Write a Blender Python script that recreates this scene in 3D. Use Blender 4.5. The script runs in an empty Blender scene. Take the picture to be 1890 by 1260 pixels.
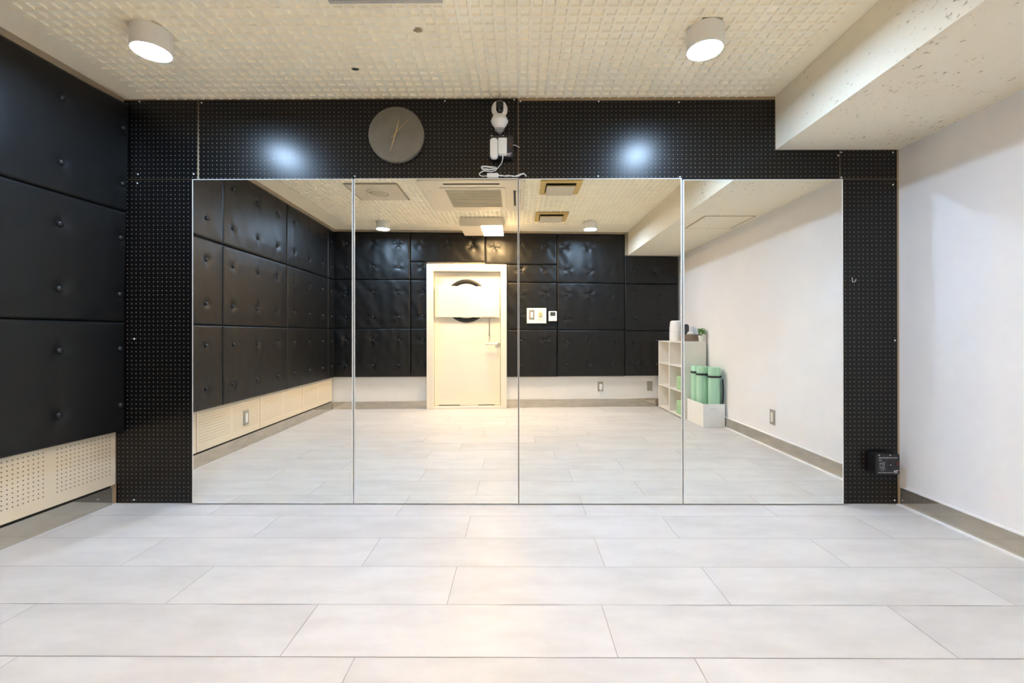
import bpy, bmesh, math, random
from mathutils import Vector, Matrix, noise
PI = math.pi
random.seed(7)
scn = bpy.context.scene
COL = scn.collection

# ------------------------------------------------------------------ camera
cam_d = bpy.data.cameras.new('camera')
cam = bpy.data.objects.new('camera', cam_d)
COL.objects.link(cam)
F, CX, CY = 818.1306, 949.9341, 616.2117
cam_d.sensor_fit = 'HORIZONTAL'
cam_d.sensor_width = 36.0
cam_d.lens = F * 36.0 / 1890.0
cam_d.shift_x = (945.0 - CX) / 1890.0
cam_d.shift_y = (CY - 630.0) / 1890.0
cam_d.clip_start = 0.02
cam_d.clip_end = 60
_c, _s = math.cos(-.0058), math.sin(-.0058)
_p, _q = math.cos(.0016), math.sin(.0016)
right0 = Vector((_c, -_s, 0))
fwd = Vector((_s * _p, _c * _p, _q))
up0 = right0.cross(fwd).normalized()
rl = -.0013
right = (right0 * math.cos(rl) + up0 * math.sin(rl)).normalized()
up = (up0 * math.cos(rl) - right0 * math.sin(rl)).normalized()
M = Matrix((right, up, -fwd)).transposed().to_4x4()
M.translation = (0, -2.5487, 0.97)
cam.matrix_world = M
scn.camera = cam

# ------------------------------------------------------------------ world, exposure, lamp strengths
world = bpy.data.worlds.new('world')
scn.world = world
world.use_nodes = True
world.node_tree.nodes['Background'].inputs[0].default_value = (0, 0, 0, 1)
world.node_tree.nodes['Background'].inputs[1].default_value = 0
scn.view_settings.view_transform = 'Standard'
scn.view_settings.look = 'None'
scn.view_settings.gamma = 1
scn.view_settings.use_curve_mapping = False
scn.view_settings.exposure = 2.25
COOL = (0.60, 0.86, 1.20)
COOL_STRENGTH = 62.0
WARM = (1.0, 0.66, 0.32)
WARM_STRENGTH = 33.0
try:
    scn.cycles.use_denoising = True
    scn.cycles.sample_clamp_indirect = 0.0
    scn.cycles.blur_glossy = 0.12
    scn.cycles.use_guiding = False
    scn.cycles.max_bounces = 12
    scn.cycles.diffuse_bounces = 6
    scn.cycles.glossy_bounces = 6
except Exception:
    pass

# ------------------------------------------------------------------ room numbers
XL, SL = -2.3213, 0.0274        # left wall: x = XL + SL*y
XR = 2.19                       # right wall
ZC = 2.337                      # ceiling
ZB, XB = 2.028, 1.484           # beam underside, beam side
YB, TB = 3.3967, 0.0541         # back wall: y = -(YB + TB*x)
def lx(u): return XL - SL * u
def by(x): return -(YB + TB * x)
ROT_L = PI / 2 - SL
ROT_B = PI - TB
ROT_R = -PI / 2

# ------------------------------------------------------------------ helpers
def tag(o, label=None, cat=None, group=None, kind=None):
    if label: o['label'] = label
    if cat: o['category'] = cat
    if group: o['group'] = group
    if kind: o['kind'] = kind
    return o

def empty(name, loc, rz=0.0, label=None, cat=None, group=None, kind=None):
    o = bpy.data.objects.new(name, None)
    COL.objects.link(o)
    o.location = loc
    o.rotation_euler = (0, 0, rz)
    o.empty_display_size = 0.05
    return tag(o, label, cat, group, kind)

def mesh_obj(name, bm, mat, parent=None, smooth=False, bevel=0, seg=2, recalc=True):
    if recalc:
        bmesh.ops.recalc_face_normals(bm, faces=bm.faces[:])
    me = bpy.data.meshes.new(name)
    bm.to_mesh(me)
    bm.free()
    mats = mat if isinstance(mat, (list, tuple)) else [mat]
    for m in mats:
        me.materials.append(m)
    if smooth:
        for p in me.polygons:
            p.use_smooth = True
    o = bpy.data.objects.new(name, me)
    COL.objects.link(o)
    if parent: o.parent = parent
    if bevel:
        md = o.modifiers.new('bevel', 'BEVEL')
        md.width = bevel
        md.segments = seg
        md.limit_method = 'ANGLE'
        md.angle_limit = math.radians(40)
    return o

def add_box(bm, x0, x1, y0, y1, z0, z1, mi=0):
    vs = [bm.verts.new(p) for p in ((x0,y0,z0),(x1,y0,z0),(x1,y1,z0),(x0,y1,z0),(x0,y0,z1),(x1,y0,z1),(x1,y1,z1),(x0,y1,z1))]
    fs = []
    for f in ((3,2,1,0),(4,5,6,7),(0,1,5,4),(1,2,6,5),(2,3,7,6),(3,0,4,7)):
        fc = bm.faces.new([vs[i] for i in f])
        fc.material_index = mi
        fs.append(fc)
    return vs

def boxes(*bs):
    bm = bmesh.new()
    for b in bs: add_box(bm, *b)
    return bm

def prism(bm, pts, mi=0):
    """closed solid from lower and upper outlines of equal length"""
    lo, hi = pts
    a = [bm.verts.new(p) for p in lo]
    b = [bm.verts.new(p) for p in hi]
    n = len(a)
    bm.faces.new(a[::-1]).material_index = mi
    bm.faces.new(b).material_index = mi
    for i in range(n):
        j = (i + 1) % n
        bm.faces.new((a[i], a[j], b[j], b[i])).material_index = mi
    return bm

def lathe(profile, n=40, axis='z', bm=None, mi=0, cx=0, cy=0, cz=0):
    """profile: list of (r, h)"""
    bm = bm or bmesh.new()
    rings = []
    for r, h in profile:
        if r < 1e-6:
            p = {'z': (cx, cy, cz + h), 'y': (cx, cy + h, cz)}[axis]
            rings.append([bm.verts.new(p)])
        else:
            ring = []
            for k in range(n):
                a = 2 * PI * k / n
                c, s = r * math.cos(a), r * math.sin(a)
                p = {'z': (cx + c, cy + s, cz + h), 'y': (cx + c, cy + h, cz + s)}[axis]
                ring.append(bm.verts.new(p))
            rings.append(ring)
    for A, B in zip(rings[:-1], rings[1:]):
        if len(A) == 1 and len(B) == 1: continue
        for k in range(n):
            k2 = (k + 1) % n
            if len(A) == 1: f = bm.faces.new((A[0], B[k], B[k2]))
            elif len(B) == 1: f = bm.faces.new((A[k], A[k2], B[0]))
            else: f = bm.faces.new((A[k], A[k2], B[k2], B[k]))
            f.material_index = mi
    return bm

def tube(pts, r, n=8, bm=None, smooth_steps=6, mi=0):
    bm = bm or bmesh.new()
    P = [Vector(p) for p in pts]
    if smooth_steps > 1 and len(P) > 2:
        Q = []
        for i in range(len(P) - 1):
            p0 = P[max(i - 1, 0)]; p1 = P[i]; p2 = P[i + 1]; p3 = P[min(i + 2, len(P) - 1)]
            for k in range(smooth_steps):
                t = k / smooth_steps
                Q.append(0.5 * ((2 * p1) + (p2 - p0) * t + (2 * p0 - 5 * p1 + 4 * p2 - p3) * t * t + (3 * p1 - p0 - 3 * p2 + p3) * t ** 3))
        Q.append(P[-1])
        P = Q
    rings = []
    up_ = None
    for i, p in enumerate(P):
        d = (P[min(i + 1, len(P) - 1)] - P[max(i - 1, 0)]).normalized()
        if up_ is None:
            up_ = Vector((0, 0, 1)) if abs(d.z) < .9 else Vector((1, 0, 0))
        s = d.cross(up_)
        if s.length < 1e-5: s = d.orthogonal()
        s.normalize()
        up_ = s.cross(d).normalized()
        rings.append([bm.verts.new(p + r * (math.cos(2 * PI * k / n) * s + math.sin(2 * PI * k / n) * up_)) for k in range(n)])
    for A, B in zip(rings[:-1], rings[1:]):
        for k in range(n):
            bm.faces.new((A[k], A[(k + 1) % n], B[(k + 1) % n], B[k])).material_index = mi
    bm.faces.new(rings[0][::-1]).material_index = mi
    bm.faces.new(rings[-1]).material_index = mi
    return bm

def rounded_plate(bm, x0, x1, z0, z1, y0, y1, r, n=6, mi=0):
    """plate in the xz plane with rounded corners, from y0 to y1"""
    pts = []
    for cx_, cz_, a0 in ((x1 - r, z1 - r, 0), (x0 + r, z1 - r, 90), (x0 + r, z0 + r, 180), (x1 - r, z0 + r, 270)):
        for k in range(n + 1):
            a = math.radians(a0 + 90 * k / n)
            pts.append((cx_ + r * math.cos(a), cz_ + r * math.sin(a)))
    return prism(bm, ([(x, y0, z) for x, z in pts], [(x, y1, z) for x, z in pts]), mi)

def text_obj(name, body, size, loc, mat, parent, align='LEFT', shear=0.0, width=None):
    cu = bpy.data.curves.new(name, 'FONT')
    cu.body = body
    cu.size = size
    cu.align_x = align
    cu.shear = shear
    cu.extrude = 0.0002
    o = bpy.data.objects.new(name, cu)
    COL.objects.link(o)
    o.parent = parent
    o.location = loc
    o.rotation_euler = (PI / 2, 0, 0)
    cu.materials.append(mat)
    if width:
        bpy.context.view_layer.update()
        if o.dimensions.x > 1e-5:
            k = width / o.dimensions.x
            o.scale = (k, 1, 1)
    bpy.context.view_layer.update()
    dg = bpy.context.evaluated_depsgraph_get()
    me = bpy.data.meshes.new_from_object(o.evaluated_get(dg))
    m2 = bpy.data.objects.new(name, me)
    COL.objects.link(m2)
    m2.parent = parent
    m2.location = loc
    m2.rotation_euler = o.rotation_euler
    m2.scale = o.scale
    bpy.data.objects.remove(o)
    m2.name = name
    return m2

# ------------------------------------------------------------------ materials
def new_mat(name):
    m = bpy.data.materials.new(name)
    m.use_nodes = True
    return m, m.node_tree, m.node_tree.nodes['Principled BSDF']

def principled(name, col, rough=.5, metal=0.0, spec=.5, var=None, scale=8, bump=None, coat=0.0, stretch=None, detail=3):
    """var: second colour mixed in by noise; bump: (strength, scale)"""
    m, nt, b = new_mat(name)
    b.inputs['Base Color'].default_value = (*col, 1)
    b.inputs['Roughness'].default_value = rough
    b.inputs['Metallic'].default_value = metal
    b.inputs['Specular IOR Level'].default_value = spec
    if coat: b.inputs['Coat Weight'].default_value = coat
    if var or bump:
        tc = nt.nodes.new('ShaderNodeTexCoord')
        mp = nt.nodes.new('ShaderNodeMapping')
        nt.links.new(tc.outputs['Object'], mp.inputs['Vector'])
        if stretch: mp.inputs['Scale'].default_value = stretch
    if var:
        n = nt.nodes.new('ShaderNodeTexNoise')
        n.inputs['Scale'].default_value = scale
        n.inputs['Detail'].default_value = detail
        nt.links.new(mp.outputs['Vector'], n.inputs['Vector'])
        r = nt.nodes.new('ShaderNodeValToRGB')
        r.color_ramp.elements[0].position = .35
        r.color_ramp.elements[1].position = .65
        r.color_ramp.elements[0].color = (*col, 1)
        r.color_ramp.elements[1].color = (*var, 1)
        nt.links.new(n.outputs['Fac'], r.inputs['Fac'])
        nt.links.new(r.outputs['Color'], b.inputs['Base Color'])
    if bump:
        n2 = nt.nodes.new('ShaderNodeTexNoise')
        n2.inputs['Scale'].default_value = bump[1]
        n2.inputs['Detail'].default_value = 4
        nt.links.new(mp.outputs['Vector'], n2.inputs['Vector'])
        bp = nt.nodes.new('ShaderNodeBump')
        bp.inputs['Strength'].default_value = bump[0]
        bp.inputs['Distance'].default_value = .005
        nt.links.new(n2.outputs['Fac'], bp.inputs['Height'])
        nt.links.new(bp.outputs['Normal'], b.inputs['Normal'])
    return m

def emission(name, col, strength):
    m = bpy.data.materials.new(name)
    m.use_nodes = True
    nt = m.node_tree
    nt.nodes.clear()
    e = nt.nodes.new('ShaderNodeEmission')
    e.inputs[0].default_value = (*col, 1)
    e.inputs[1].default_value = strength
    o = nt.nodes.new('ShaderNodeOutputMaterial')
    nt.links.new(e.outputs[0], o.inputs[0])
    return m

def perforated(name, base, hole, pitch, radius, rough, spec, blocks=None, zr=None, px=.5, pz=.5, hole_spec=.1):
    """board with a grid of drilled holes (object coordinates, x and z); blocks: list of x ranges, zr: z range"""
    m, nt, b = new_mat(name)
    L = nt.links
    tc = nt.nodes.new('ShaderNodeTexCoord')
    vm = nt.nodes.new('ShaderNodeVectorMath'); vm.operation = 'MULTIPLY'
    vm.inputs[1].default_value = (1 / pitch, 0, 1 / pitch)
    L.new(tc.outputs['Object'], vm.inputs[0])
    ad = nt.nodes.new('ShaderNodeVectorMath'); ad.operation = 'ADD'
    ad.inputs[1].default_value = (px + 100, 0, pz + 100)
    L.new(vm.outputs[0], ad.inputs[0])
    fr = nt.nodes.new('ShaderNodeVectorMath'); fr.operation = 'FRACTION'
    L.new(ad.outputs[0], fr.inputs[0])
    sb = nt.nodes.new('ShaderNodeVectorMath'); sb.operation = 'SUBTRACT'
    sb.inputs[1].default_value = (.5, 0, .5)
    L.new(fr.outputs[0], sb.inputs[0])
    ln = nt.nodes.new('ShaderNodeVectorMath'); ln.operation = 'LENGTH'
    L.new(sb.outputs[0], ln.inputs[0])
    lt = nt.nodes.new('ShaderNodeMath'); lt.operation = 'LESS_THAN'
    lt.inputs[1].default_value = radius / pitch
    L.new(ln.outputs['Value'], lt.inputs[0])
    mask = lt.outputs[0]
    if blocks:
        sx = nt.nodes.new('ShaderNodeSeparateXYZ')
        L.new(tc.outputs['Object'], sx.inputs[0])
        def rng(sock, a, c):
            g = nt.nodes.new('ShaderNodeMath'); g.operation = 'GREATER_THAN'; g.inputs[1].default_value = a
            l = nt.nodes.new('ShaderNodeMath'); l.operation = 'LESS_THAN'; l.inputs[1].default_value = c
            L.new(sock, g.inputs[0]); L.new(sock, l.inputs[0])
            mu = nt.nodes.new('ShaderNodeMath'); mu.operation = 'MULTIPLY'
            L.new(g.outputs[0], mu.inputs[0]); L.new(l.outputs[0], mu.inputs[1])
            return mu.outputs[0]
        tot = None
        for a, c in blocks:
            r_ = rng(sx.outputs['X'], a, c)
            if tot is None: tot = r_
            else:
                mx = nt.nodes.new('ShaderNodeMath'); mx.operation = 'MAXIMUM'
                L.new(tot, mx.inputs[0]); L.new(r_, mx.inputs[1])
                tot = mx.outputs[0]
        zz = rng(sx.outputs['Z'], *zr)
        for q in (tot, zz):
            mu = nt.nodes.new('ShaderNodeMath'); mu.operation = 'MULTIPLY'
            L.new(mask, mu.inputs[0]); L.new(q, mu.inputs[1])
            mask = mu.outputs[0]
    mix = nt.nodes.new('ShaderNodeMix'); mix.data_type = 'RGBA'
    mix.inputs['A'].default_value = (*base, 1)
    mix.inputs['B'].default_value = (*hole, 1)
    L.new(mask, mix.inputs['Factor'])
    L.new(mix.outputs['Result'], b.inputs['Base Color'])
    sp = nt.nodes.new('ShaderNodeMath'); sp.operation = 'MULTIPLY_ADD'
    sp.inputs[1].default_value = hole_spec - spec
    sp.inputs[2].default_value = spec
    L.new(mask, sp.inputs[0])
    L.new(sp.outputs[0], b.inputs['Specular IOR Level'])
    b.inputs['Roughness'].default_value = rough
    return m

M_ceiling = principled('ceiling_paint', (.97, .905, .735), .8, spec=.2, var=(.945, .875, .70), scale=5)
M_rightwall = principled('white_wallpaper', (.83, .83, .84), .75, spec=.25, var=(.805, .805, .815), scale=2.2, bump=(.05, 60))
M_backwall = principled('white_plaster', (.84, .82, .79), .75, spec=.25, var=(.80, .78, .75), scale=3)
M_tan = principled('raw_board_edge', (.42, .33, .22), .8, spec=.2)
M_trim = principled('beige_trim_paint', (.40, .33, .24), .6, var=(.34, .28, .20), scale=10)
M_stone = principled('polished_stone_skirting', (.60, .55, .47), .07, spec=.5, metal=.75, var=(.52, .48, .41), scale=7, stretch=(1, 1, 3))
M_caulk = principled('white_caulk', (.82, .82, .82), .6)
M_gap_shade = principled('gap_shade_black', (.01, .01, .01), .8)  # shade of the gap above the left skirting, put into the colour
M_vinyl = principled('black_vinyl', (.006, .006, .006), .45, spec=.40, bump=(.08, 38))
M_button = principled('black_vinyl_button', (.012, .012, .013), .28, spec=.5)
M_peg = perforated('black_pegboard', (.0045, .0045, .005), (.26, .215, .16), .0252, .0027, .30, .32)
M_screw = principled('white_screw_head', (.85, .86, .88), .3, spec=.6)
M_white = principled('white_plastic', (.82, .82, .81), .35)
M_white_matte = principled('white_matte', (.82, .82, .80), .6)
M_offwhite = principled('offwhite_plastic', (.76, .71, .60), .45)
M_black = principled('black_plastic', (.012, .012, .013), .35)
M_blackgloss = principled('black_gloss', (.008, .008, .009), .08)
M_dark = principled('dark_slot', (.05, .045, .04), .7)
M_grey = principled('grey_plastic', (.35, .36, .37), .4)
M_steel = principled('brushed_steel', (.55, .54, .52), .3, metal=.9)
M_outletplate = principled('metal_outlet_plate', (.36, .34, .29), .4, metal=.3)
M_gold = principled('brass_hand', (.62, .45, .22), .35, metal=.6)
M_clock = principled('grey_concrete', (.205, .195, .16), .75, spec=.25, var=(.175, .167, .137), scale=14, bump=(.08, 60))
M_red = principled('red_rocker', (.10, .018, .012), .35)
M_print = principled('white_print', (.75, .76, .78), .5)
M_print_brown_lit = principled('brown_lit_print', (.22, .12, .07), .5)  # same title print as the white one, its brownish lighting painted in
M_door = principled('cream_door_paint', (.86, .81, .70), .45, var=(.84, .78, .66), scale=3)
M_rubber = principled('black_rubber', (.015, .015, .015), .5)
M_pane = principled('frosted_glass_pane', (.85, .85, .82), .25)
M_yellow = principled('yellowed_plastic', (.66, .47, .17), .5)
M_ventpanel = principled('vent_panel', (.66, .60, .48), .5)
M_grille = principled('grey_beige_grille', (.60, .53, .38), .7, bump=(.3, 200))
M_ac = principled('cream_air_conditioner_plastic', (.78, .70, .55), .45)
M_alu = principled('aluminium_frame', (.50, .49, .46), .35, metal=.7)
M_wood_white = principled('white_laminate', (.82, .79, .73), .45)
M_green = principled('pale_green_foam', (.40, .62, .36), .7)
M_mat = principled('mint_green_foam', (.42, .70, .52), .75, bump=(.15, 150))
M_strap = principled('black_strap', (.012, .012, .012), .6)
M_fabric = principled('white_canvas', (.82, .82, .80), .8, bump=(.2, 180))
M_leaf = principled('leaf_green', (.10, .26, .05), .5, var=(.22, .40, .08), scale=40)
M_pot = principled('white_pot', (.80, .78, .68), .4)
M_tissuebox = principled('brown_tissue_carton', (.33, .24, .18), .6, var=(.24, .18, .14), scale=30, stretch=(1, 1, 6))
M_tissuebox_side = principled('checked_tissue_carton', (.50, .36, .25), .6, var=(.30, .20, .13), scale=45)
M_tissue = principled('white_tissue', (.85, .84, .83), .8)
M_seam = principled('frosted_glass_edge', (.78, .80, .80), .35)
M_lens = emission('cool_white_lens', COOL, COOL_STRENGTH)
M_warm = emission('warm_white_lens', WARM, WARM_STRENGTH)

# mirror
M_mirror, _nt, _b = new_mat('mirror_silver')
_b.inputs['Base Color'].default_value = (.965, .975, .95, 1)
_b.inputs['Metallic'].default_value = 1
_b.inputs['Roughness'].default_value = 0.0

# sheer cloth
M_cloth, _nt, _b = new_mat('sheer_white_cloth')
_b.inputs['Base Color'].default_value = (.82, .79, .72, 1)
_b.inputs['Roughness'].default_value = .9
_b.inputs['Alpha'].default_value = .90
_b.inputs['Specular IOR Level'].default_value = .1

# beam stucco with dark flecks
def beam_mat():
    m, nt, b = new_mat('flecked_beam_stucco')
    L = nt.links
    tc = nt.nodes.new('ShaderNodeTexCoord')
    mp = nt.nodes.new('ShaderNodeMapping'); mp.inputs['Scale'].default_value = (60, 30, 55)
    L.new(tc.outputs['Object'], mp.inputs['Vector'])
    n = nt.nodes.new('ShaderNodeTexNoise'); n.inputs['Scale'].default_value = 1.0; n.inputs['Detail'].default_value = 5; n.inputs['Roughness'].default_value = .62
    L.new(mp.outputs['Vector'], n.inputs['Vector'])
    n2 = nt.nodes.new('ShaderNodeTexNoise'); n2.inputs['Scale'].default_value = 2.6; n2.inputs['Detail'].default_value = 2
    L.new(tc.outputs['Object'], n2.inputs['Vector'])
    ad = nt.nodes.new('ShaderNodeMath'); ad.operation = 'MULTIPLY_ADD'; ad.inputs[1].default_value = .22
    L.new(n2.outputs['Fac'], ad.inputs[0]); L.new(n.outputs['Fac'], ad.inputs[2])
    r = nt.nodes.new('ShaderNodeValToRGB')
    r.color_ramp.elements[0].position = .745
    r.color_ramp.elements[0].color = (.85, .79, .65, 1)
    r.color_ramp.elements[1].position = .82
    r.color_ramp.elements[1].color = (.42, .36, .24, 1)
    L.new(ad.outputs[0], r.inputs['Fac'])
    L.new(r.outputs['Color'], b.inputs['Base Color'])
    b.inputs['Roughness'].default_value = .75
    b.inputs['Specular IOR Level'].default_value = .2
    return m
M_beam = beam_mat()

# floor planks: every plank its own mesh island, tint by island
def floor_mat():
    m, nt, b = new_mat('pale_stone_planks')
    L = nt.links
    g = nt.nodes.new('ShaderNodeNewGeometry')
    tc = nt.nodes.new('ShaderNodeTexCoord')
    cmb = nt.nodes.new('ShaderNodeCombineXYZ')
    mu = nt.nodes.new('ShaderNodeMath'); mu.operation = 'MULTIPLY'; mu.inputs[1].default_value = 40
    L.new(g.outputs['Random Per Island'], mu.inputs[0])
    L.new(mu.outputs[0], cmb.inputs['Z'])
    ad = nt.nodes.new('ShaderNodeVectorMath'); ad.operation = 'ADD'
    mp = nt.nodes.new('ShaderNodeMapping'); mp.inputs['Scale'].default_value = (1.0, 2.6, 1)
    L.new(tc.outputs['Object'], mp.inputs['Vector'])
    L.new(mp.outputs['Vector'], ad.inputs[0]); L.new(cmb.outputs[0], ad.inputs[1])
    n = nt.nodes.new('ShaderNodeTexNoise'); n.inputs['Scale'].default_value = 3.2; n.inputs['Detail'].default_value = 7; n.inputs['Roughness'].default_value = .6
    L.new(ad.outputs[0], n.inputs['Vector'])
    r = nt.nodes.new('ShaderNodeValToRGB')
    r.color_ramp.elements[0].position = .34
    r.color_ramp.elements[0].color = (.560, .550, .540, 1)
    r.color_ramp.elements[1].position = .62
    r.color_ramp.elements[1].color = (.635, .628, .619, 1)
    L.new(n.outputs['Fac'], r.inputs['Fac'])
    hv = nt.nodes.new('ShaderNodeHueSaturation')
    mr = nt.nodes.new('ShaderNodeMapRange')
    mr.inputs['To Min'].default_value = .965; mr.inputs['To Max'].default_value = 1.035
    L.new(g.outputs['Random Per Island'], mr.inputs['Value'])
    L.new(mr.outputs[0], hv.inputs['Value'])
    L.new(r.outputs['Color'], hv.inputs['Color'])
    L.new(hv.outputs['Color'], b.inputs['Base Color'])
    b.inputs['Roughness'].default_value = .42
    b.inputs['Specular IOR Level'].default_value = .35
    return m
M_floor = floor_mat()
M_grout = principled('plank_joint', (.30, .28, .26), .8)

# ------------------------------------------------------------------ room shell
def structure(name, bm, mat, label=None, **k):
    o = mesh_obj(name, bm, mat, **k)
    return tag(o, label, None, None, 'structure')

# floor
bm = bmesh.new()
add_box(bm, -2.62, 2.32, -3.75, 0.12, -.06, -.0025, 1)
line0 = -.172
rows = []
y = line0
tops = [0.02, line0]
while y > -3.70:
    y -= .2606
    tops.append(y)
offs = [-.65, -.25, -.654, -.254, -.718, -.490, -.86, -.33, -.60, -.12, -.80, -.42, -.95, -.27, -.62, -.1]
PL, GAP = 1.0195, .0011
for i in range(len(tops) - 1):
    y1, y0 = tops[i], tops[i + 1]
    x = offs[i % len(offs)] - 3 * PL
    while x < 2.4:
        a, c = max(x, -2.6), min(x + PL, 2.3)
        if c - a > .01:
            vs = [bm.verts.new(p) for p in ((a + GAP, y0 + GAP, 0), (c - GAP, y0 + GAP, 0), (c - GAP, y1 - GAP, 0), (a + GAP, y1 - GAP, 0))]
            bm.faces.new(vs).material_index = 0
            lo = [bm.verts.new(v.co + Vector((0, 0, -.003))) for v in vs]
        x += PL
bmesh.ops.delete(bm, geom=[v for v in bm.verts if not v.link_faces], context='VERTS')
structure('floor', bm, [M_floor, M_grout], 'pale grey stone-look plank floor', recalc=False)

# ceiling with raised square ribs
bm = bmesh.new()
add_box(bm, -2.62, 2.32, -3.75, .12, ZC, ZC + .08)
RP, RH, RW0, RW1 = .0520, .0085, .0095, .0062
def rib(x0, x1, y0, y1, along):
    if along == 'y':
        c = (x0 + x1) / 2
        RH_ = RH + .0006
        prism(bm, ([(c - RW1, y0, ZC - RH_), (c + RW1, y0, ZC - RH_), (c + RW1, y1, ZC - RH_), (c - RW1, y1, ZC - RH_)],
                   [(c - RW0, y0, ZC), (c + RW0, y0, ZC), (c + RW0, y1, ZC), (c - RW0, y1, ZC)]))
    else:
        c = (y0 + y1) / 2
        prism(bm, ([(x0, c - RW1, ZC - RH), (x1, c - RW1, ZC - RH), (x1, c + RW1, ZC - RH), (x0, c + RW1, ZC - RH)],
                   [(x0, c - RW0, ZC), (x1, c - RW0, ZC), (x1, c + RW0, ZC), (x0, c + RW0, ZC)]))
GX0, GX1, GY0, GY1 = -2.122, 1.395, -.004, -2.97
k = -41
while True:
    x = .010 + k * RP
    k += 1
    if x > GX1: break
    if x < GX0: continue
    rib(x, x, GY1, GY0, 'y')
yy = -.030
while yy > GY1:
    rib(GX0, GX1, yy, yy, 'x')
    yy -= RP
structure('ceiling', bm, M_ceiling, 'cream ceiling with a grid of raised square ribs')

# beam along the right wall
structure('beam', boxes((XB, 2.30, -3.75, .05, ZB, ZC - .002)), M_beam, 'cream flecked beam box above the right wall')

# walls
structure('wall_front', boxes((-2.60, 2.32, .006, .12, -.06, ZC + .08)), M_tan, 'front wall behind the pegboards and mirrors')
structure('wall_right', boxes((XR, XR + .12, -3.75, .006, -.06, ZC + .08)), M_rightwall, 'plain white right wall')
def slab_left(off0, off1, u0, u1, z0, z1):
    return prism(bmesh.new(), ([(lx(u0) + off0, -u0, z0), (lx(u0) + off1, -u0, z0), (lx(u1) + off1, -u1, z0), (lx(u1) + off0, -u1, z0)],
                               [(lx(u0) + off0, -u0, z1), (lx(u0) + off1, -u0, z1), (lx(u1) + off1, -u1, z1), (lx(u1) + off0, -u1, z1)]))
def slab_back(off0, off1, x0, x1, z0, z1):
    return prism(bmesh.new(), ([(x0, by(x0) + off0, z0), (x1, by(x1) + off0, z0), (x1, by(x1) + off1, z0), (x0, by(x0) + off1, z0)],
                               [(x0, by(x0) + off0, z1), (x1, by(x1) + off0, z1), (x1, by(x1) + off1, z1), (x0, by(x0) + off1, z1)]))
structure('wall_left', slab_left(-.13, -.012, -.006, 3.6, -.06, ZC + .08), M_tan, 'left wall behind the padded panels')
# back wall with an opening for the door
DX0, DX1, DZ1 = -1.187, -.142, 1.892
bm = slab_back(-.25, 0, -2.6, DX0, -.06, ZC + .08)
for a in ((DX1, 2.32, -.06, ZC + .08), (DX0, DX1, DZ1, ZC + .08)):
    b2 = slab_back(-.25, 0, *a)
    me = bpy.data.meshes.new('tmp'); b2.to_mesh(me); b2.free(); bm.from_mesh(me); bpy.data.meshes.remove(me)
structure('wall_back', bm, M_backwall, 'white back wall with the door')

# skirting
structure('baseboard_left', slab_left(-.012, 0, .022, YB + TB * -2.41 - .012, 0, .098), M_stone, 'polished stone skirting along the left wall')
bm = boxes((XR - .012, XR, -3.51, -.012, .006, .100), (XR - .016, XR, -3.51, -.012, .100, .1075))
bm.faces.ensure_lookup_table()
for f in bm.faces[6:]: f.material_index = 1
add_box(bm, XR - .034, XR, -3.51, -.012, 0.0002, .006, 1)
structure('baseboard_right', bm, [M_stone, M_caulk], 'polished stone skirting along the right wall')
bm = slab_back(0, .012, -2.405, DX0 - .002, 0, .098)
b2 = slab_back(0, .012, DX1 + .002, XR - .036, 0, .108)
me = bpy.data.meshes.new('tmp'); b2.to_mesh(me); b2.free(); bm.from_mesh(me); bpy.data.meshes.remove(me)
structure('baseboard_back', bm, M_stone, 'polished stone skirting along the back wall')
# ceiling trims
structure('trim_1', slab_left(-.012, .052, .004, 3.205, 2.303, ZC - .0005), M_trim, 'beige batten above the left padded panels')
bm = slab_back(0, .058, -2.405, XB - .002, 2.312, ZC - .0005)
b2 = slab_back(0, .05, 1.444, XB - .002, ZB, 2.312)
me = bpy.data.meshes.new('tmp'); b2.to_mesh(me); b2.free(); bm.from_mesh(me); bpy.data.meshes.remove(me)
structure('trim_2', bm, M_trim, 'beige batten above the back padded panels')

# ------------------------------------------------------------------ pegboards on the front wall
screw_me = None
def screw(parent, x, y, z):
    global screw_me
    if screw_me is None:
        o = mesh_obj('screw', lathe([(0, -.0022), (.0030, -.0020), (.0044, -.0006), (.0044, .0015), (0, .0015)], 12, 'y'), M_screw, parent, smooth=True)
        screw_me = o.data
    else:
        o = bpy.data.objects.new('screw', screw_me)
        COL.objects.link(o)
        o.parent = parent
    o.location = (x, y, z)
    return o

def pegboard(outline, label, screws, org):
    """outline: xz polygon in room coordinates"""
    bm = prism(bmesh.new(), ([(x - org[0], 0, z - org[1]) for x, z in outline], [(x - org[0], .0055, z - org[1]) for x, z in outline]))
    o = mesh_obj('pegboard', bm, [M_peg, M_tan])
    for p in o.data.polygons:
        if abs(p.normal.y) < .5: p.material_index = 1
    o.location = (org[0], 0, org[1])
    tag(o, label, 'pegboard', 'black pegboards around the mirrors')
    for x, z in screws: screw(o, x - org[0], -.0008, z - org[1])
    return o
ZT = ZC - RH - .0016
pegboard([(-2.318, .003), (-1.84, .003), (-1.84, 1.8690), (-2.318, 1.8690)], 'tall narrow black pegboard left of the mirrors, reaching the floor',
         [(-2.195, 1.848), (-2.213, .949), (-2.214, .020)], (-2.278, .0180))
pegboard([(-2.318, 1.8720), (-1.8470, 1.8720), (-1.8430, ZT), (-2.318, ZT)], 'small black pegboard in the top left corner above the tall strip',
         [(-2.183, 2.320), (-2.192, 1.900), (-1.868, 1.900)], (-2.278, 1.8820))
pegboard([(-1.8370, 1.78), (.0055, 1.78), (.0055, ZT), (-1.8400, ZT)], 'wide black pegboard carrying the round clock and white camera',
         [(-1.822, 2.312), (-.935, 1.885), (-.415, 2.316), (-.016, 2.321)], (-1.8350, 1.877))
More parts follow.
